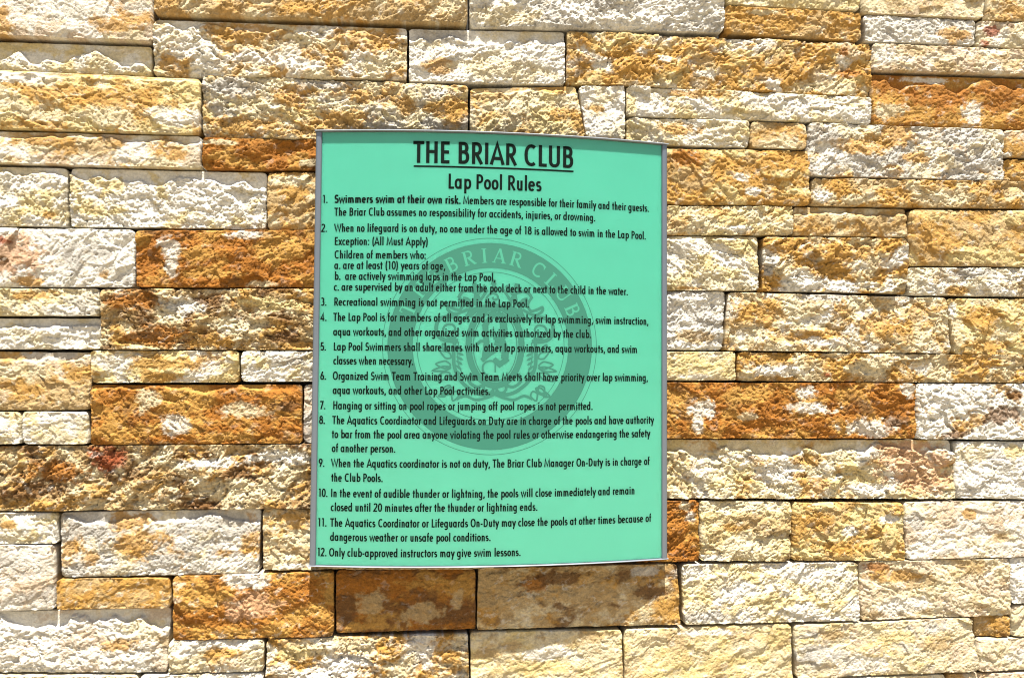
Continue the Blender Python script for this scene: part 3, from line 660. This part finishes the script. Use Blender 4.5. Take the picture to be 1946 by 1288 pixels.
# ------------------------------------------------------------------ the round club emblem printed under the rules
EX, EZ = -0.0072, 0.0028
def ring(pr, r, w, n=128): pr.ribbon([(EX + r * math.cos(2 * math.pi * i / n), EZ + r * math.sin(2 * math.pi * i / n)) for i in range(n)], w, True)
pr = Print(0.00006)
ring(pr, 0.1815, 0.0010); ring(pr, 0.1525, 0.0420); ring(pr, 0.1243, 0.0010)
pr.build('emblem_ring', M_MARK)
SERIF = {   # thick, thin strokes and serifs, unit height, centred on x = 0
 'T': [((0, 0), (0, 1), 0.17), ((-0.38, 0.96), (0.38, 0.96), 0.08), ((-0.36, 1), (-0.36, 0.76), 0.06), ((0.36, 1), (0.36, 0.76), 0.06), ((-0.17, 0.03), (0.17, 0.03), 0.06)],
 'H': [((-0.28, 0), (-0.28, 1), 0.17), ((0.28, 0), (0.28, 1), 0.17), ((-0.28, 0.52), (0.28, 0.52), 0.07)] + [((x - 0.17, y), (x + 0.17, y), 0.06) for x in (-0.28, 0.28) for y in (0.03, 0.97)],
 'E': [((-0.2, 0), (-0.2, 1), 0.17), ((-0.34, 0.96), (0.3, 0.96), 0.07), ((-0.2, 0.52), (0.16, 0.52), 0.07), ((-0.34, 0.04), (0.34, 0.04), 0.07), ((0.28, 1), (0.28, 0.78), 0.06), ((0.32, 0), (0.32, 0.24), 0.06), ((0.15, 0.4), (0.15, 0.64), 0.06)],
 'I': [((0, 0), (0, 1), 0.17), ((-0.17, 0.03), (0.17, 0.03), 0.06), ((-0.17, 0.97), (0.17, 0.97), 0.06)],
 'L': [((-0.16, 0), (-0.16, 1), 0.17), ((-0.33, 0.97), (0.02, 0.97), 0.06), ((-0.33, 0.04), (0.34, 0.04), 0.07), ((0.31, 0), (0.31, 0.28), 0.06)],
 'A': [((-0.36, 0), (0.0, 1), 0.08), ((0.0, 1), (0.34, 0), 0.17), ((-0.2, 0.33), (0.2, 0.33), 0.07), ((-0.46, 0.03), (-0.22, 0.03), 0.06), ((0.16, 0.03), (0.5, 0.03), 0.06)],
 'U': [((-0.28, 1), (-0.28, 0.3), 0.17), ((0.28, 1), (0.28, 0.3), 0.08), ((-0.44, 0.97), (-0.12, 0.97), 0.06), ((0.14, 0.97), (0.42, 0.97), 0.06)],
 'R': [((-0.24, 0), (-0.24, 1), 0.17), ((-0.4, 0.03), (-0.06, 0.03), 0.06), ((-0.4, 0.97), (-0.2, 0.97), 0.06), ((-0.02, 0.5), (0.34, 0.02), 0.16), ((0.26, 0.03), (0.46, 0.03), 0.06)],
 'B': [((-0.22, 0), (-0.22, 1), 0.17), ((-0.38, 0.03), (-0.2, 0.03), 0.06), ((-0.38, 0.97), (-0.2, 0.97), 0.06)],
 'C': [((0.3, 0.98), (0.3, 0.70), 0.06)],
}
def SCURVE(ch):
    if ch == 'R': return [(arc(-0.02, 0.74, 0.24, 0.22, 95, -95), 0.12), ([(-0.24, 0.96), (0, 0.96)], 0.07), ([(-0.24, 0.52), (0, 0.52)], 0.07)]
    if ch == 'B': return [(arc(-0.02, 0.75, 0.22, 0.21, 95, -95), 0.12), (arc(-0.02, 0.28, 0.28, 0.24, 95, -95), 0.13), ([(-0.24, 0.96), (0, 0.96)], 0.07), ([(-0.24, 0.53), (0, 0.53)], 0.07), ([(-0.24, 0.04), (0, 0.04)], 0.07)]
    if ch == 'C': return [(arc(0.02, 0.5, 0.36, 0.46, 45, 315), 0.13)]
    if ch == 'U': return [(arc(0.0, 0.3, 0.28, 0.26, 180, 360), 0.12)]
    return []
pr = Print(0.00012)
for ch, ang in zip('THEBRIARCLUB', (156.5, 142, 130, 116.5, 105, 95, 85.4, 74.3, 58.5, 47.5, 36.2, 24.3)):
    a = R(ang); hgt = 0.0245; r0 = 0.1525 - hgt * 0.5
    ux, uz = math.sin(a), -math.cos(a)            # reading direction, clockwise
    def P(p): return (EX + (r0 + p[1] * hgt) * math.cos(a) + p[0] * hgt * ux, EZ + (r0 + p[1] * hgt) * math.sin(a) + p[0] * hgt * uz)
    for p, q, wd in SERIF[ch]: pr.ribbon([P(p), P(q)], wd * hgt)
    for pts, wd in SCURVE(ch): pr.ribbon([P(p) for p in pts], wd * hgt)
pr.build('emblem_lettering', M_KNOCK)
# crest: units are read off an enlargement, centre 700,655
pr = Print(0.00006)
u = 0.000894 / 4.77
def E(x, y): return (EX + (x - 700) * u, EZ - (y - 655) * u)
def st(pts, w, closed=False, w1=None):
    # smooth the guide points with Catmull-Rom
    p = [np.array(q, float) for q in pts]; out = []
    n = len(p); rng = range(n if closed else n - 1)
    for i in rng:
        p0 = p[(i - 1) % n] if (closed or i > 0) else p[0]; p1 = p[i]; p2 = p[(i + 1) % n]; p3 = p[(i + 2) % n] if (closed or i + 2 < n) else p[-1]
        for t in (0, .25, .5, .75):
            out.append(0.5 * ((2 * p1) + (-p0 + p2) * t + (2 * p0 - 5 * p1 + 4 * p2 - p3) * t * t + (-p0 + 3 * p1 - 3 * p2 + p3) * t ** 3))
    if not closed: out.append(p[-1])
    pr.ribbon([E(*q) for q in out], w * u * 1.22, closed, None if w1 is None else w1 * u)
def lin(pts, w): pr.ribbon([E(*q) for q in pts], w * u * 1.2)
def leaf(x, y, ang, ln, wd, solid=False):
    a = R(ang); c, s = math.cos(a), math.sin(a)
    pts = [(0, 0), (ln * .3, wd * .5), (ln * .6, wd * .42), (ln, 0), (ln * .6, -wd * .42), (ln * .3, -wd * .5)]
    q = [(x + px * c + py * s, y - px * s + py * c) for px, py in pts]
    if solid: pr.poly([E(*k) for k in q][::-1])
    else: st(q, 13, True)
st([(733 + 238 * math.cos(R(a)), 655 + 352 * math.sin(R(a))) for a in range(0, 360, 12)], 46, True)
st([(733 + 196 * math.cos(R(a)), 655 + 312 * math.sin(R(a))) for a in range(0, 360, 12)], 7, True)
for sg in (-1, 1):
    X = lambda x: 733 + sg * (733 - x)
    st([(X(372), 600), (X(362), 720), (X(372), 850), (X(430), 970), (X(540), 1060), (X(650), 1092), (X(733), 1070)], 26)
    st([(X(405), 620), (X(398), 740), (X(415), 850), (X(470), 945)], 8)
    st([(X(400), 610), (X(320), 612), (X(240), 585), (X(205), 510), (X(225), 430), (X(300), 395), (X(400), 400)], 28)
    st([(X(385), 585), (X(310), 580), (X(265), 530), (X(285), 475), (X(345), 465), (X(375), 505), (X(345), 540)], 16)
    st([(X(520), 400), (X(490), 330), (X(440), 350), (X(370), 372), (X(310), 340), (X(305), 300), (X(350), 320), (X(410), 335), (X(440), 280), (X(405), 215)], 20)
    st([(X(400), 225), (X(440), 170), (X(520), 165), (X(580), 215), (X(600), 290)], 22)
    st([(X(470), 410), (X(510), 330), (X(490), 250), (X(440), 230)], 30)
    lin([(X(545), 290), (X(560), 200), (X(540), 90)], 34); lin([(X(560), 210), (X(640), 110)], 22); lin([(X(600), 240), (X(660), 150)], 20)
    st([(X(733), 320), (X(640), 310), (X(560), 330), (X(500), 380)], 40)
    for k in range(6): leaf(X(445 - k * k * 1.2 + 10), 700 + k * 42, 90 - sg * (70 - 4 * k), 78, 24, True)
    for (lx, ly, an, ln, wd) in ((340, 760, 150, 110, 55), (335, 830, 175, 130, 62), (335, 850, 190, 160, 40), (330, 900, 205, 150, 60), (300, 700, 120, 70, 40), (330, 1010, 240, 90, 60), (300, 1080, 200, 70, 40), (360, 1030, 215, 120, 50), (390, 1060, 250, 90, 60)):
        leaf(X(lx), ly, an if sg < 0 else 180 - an, ln, wd)
    st([(X(675) + 44 * math.cos(R(a)), 1030 + 44 * math.sin(R(a))) for a in range(0, 360, 30)], 20, True)
    st([(X(640), 1000), (X(570), 1020), (X(500), 970), (X(520), 900)], 22)
    st([(X(390), 1130), (X(470), 1100), (X(560), 1135), (X(660), 1115), (X(733), 1085)], 20)
st([(735, 320), (690, 290), (650, 235), (690, 185), (740, 190), (755, 225), (720, 240), (705, 215)], 16)
lin([(715, 170), (720, 60)], 30); leaf(716, 120, 90, 70, 50, True)
# the black letter in the middle
lin([(600, 420), (645, 370), (742, 355)], 16); lin([(640, 470), (690, 400), (745, 360)], 40)
lin([(640, 460), (655, 620), (640, 760)], 44); lin([(612, 785), (660, 745), (735, 690)], 34)
lin([(740, 370), (800, 410), (815, 540), (780, 590), (730, 605)], 54); lin([(730, 610), (800, 630), (825, 700), (820, 770)], 56)
lin([(720, 770), (775, 820), (850, 765)], 40); lin([(565, 645), (600, 612), (680, 605)], 22); lin([(715, 480), (722, 600)], 10); lin([(735, 780), (735, 890)], 12)
st([(730, 790), (670, 790), (625, 830), (630, 890), (670, 915)], 14)
lin([(775, 410), (800, 350)], 8)
pr.build('emblem_crest', M_MARK)
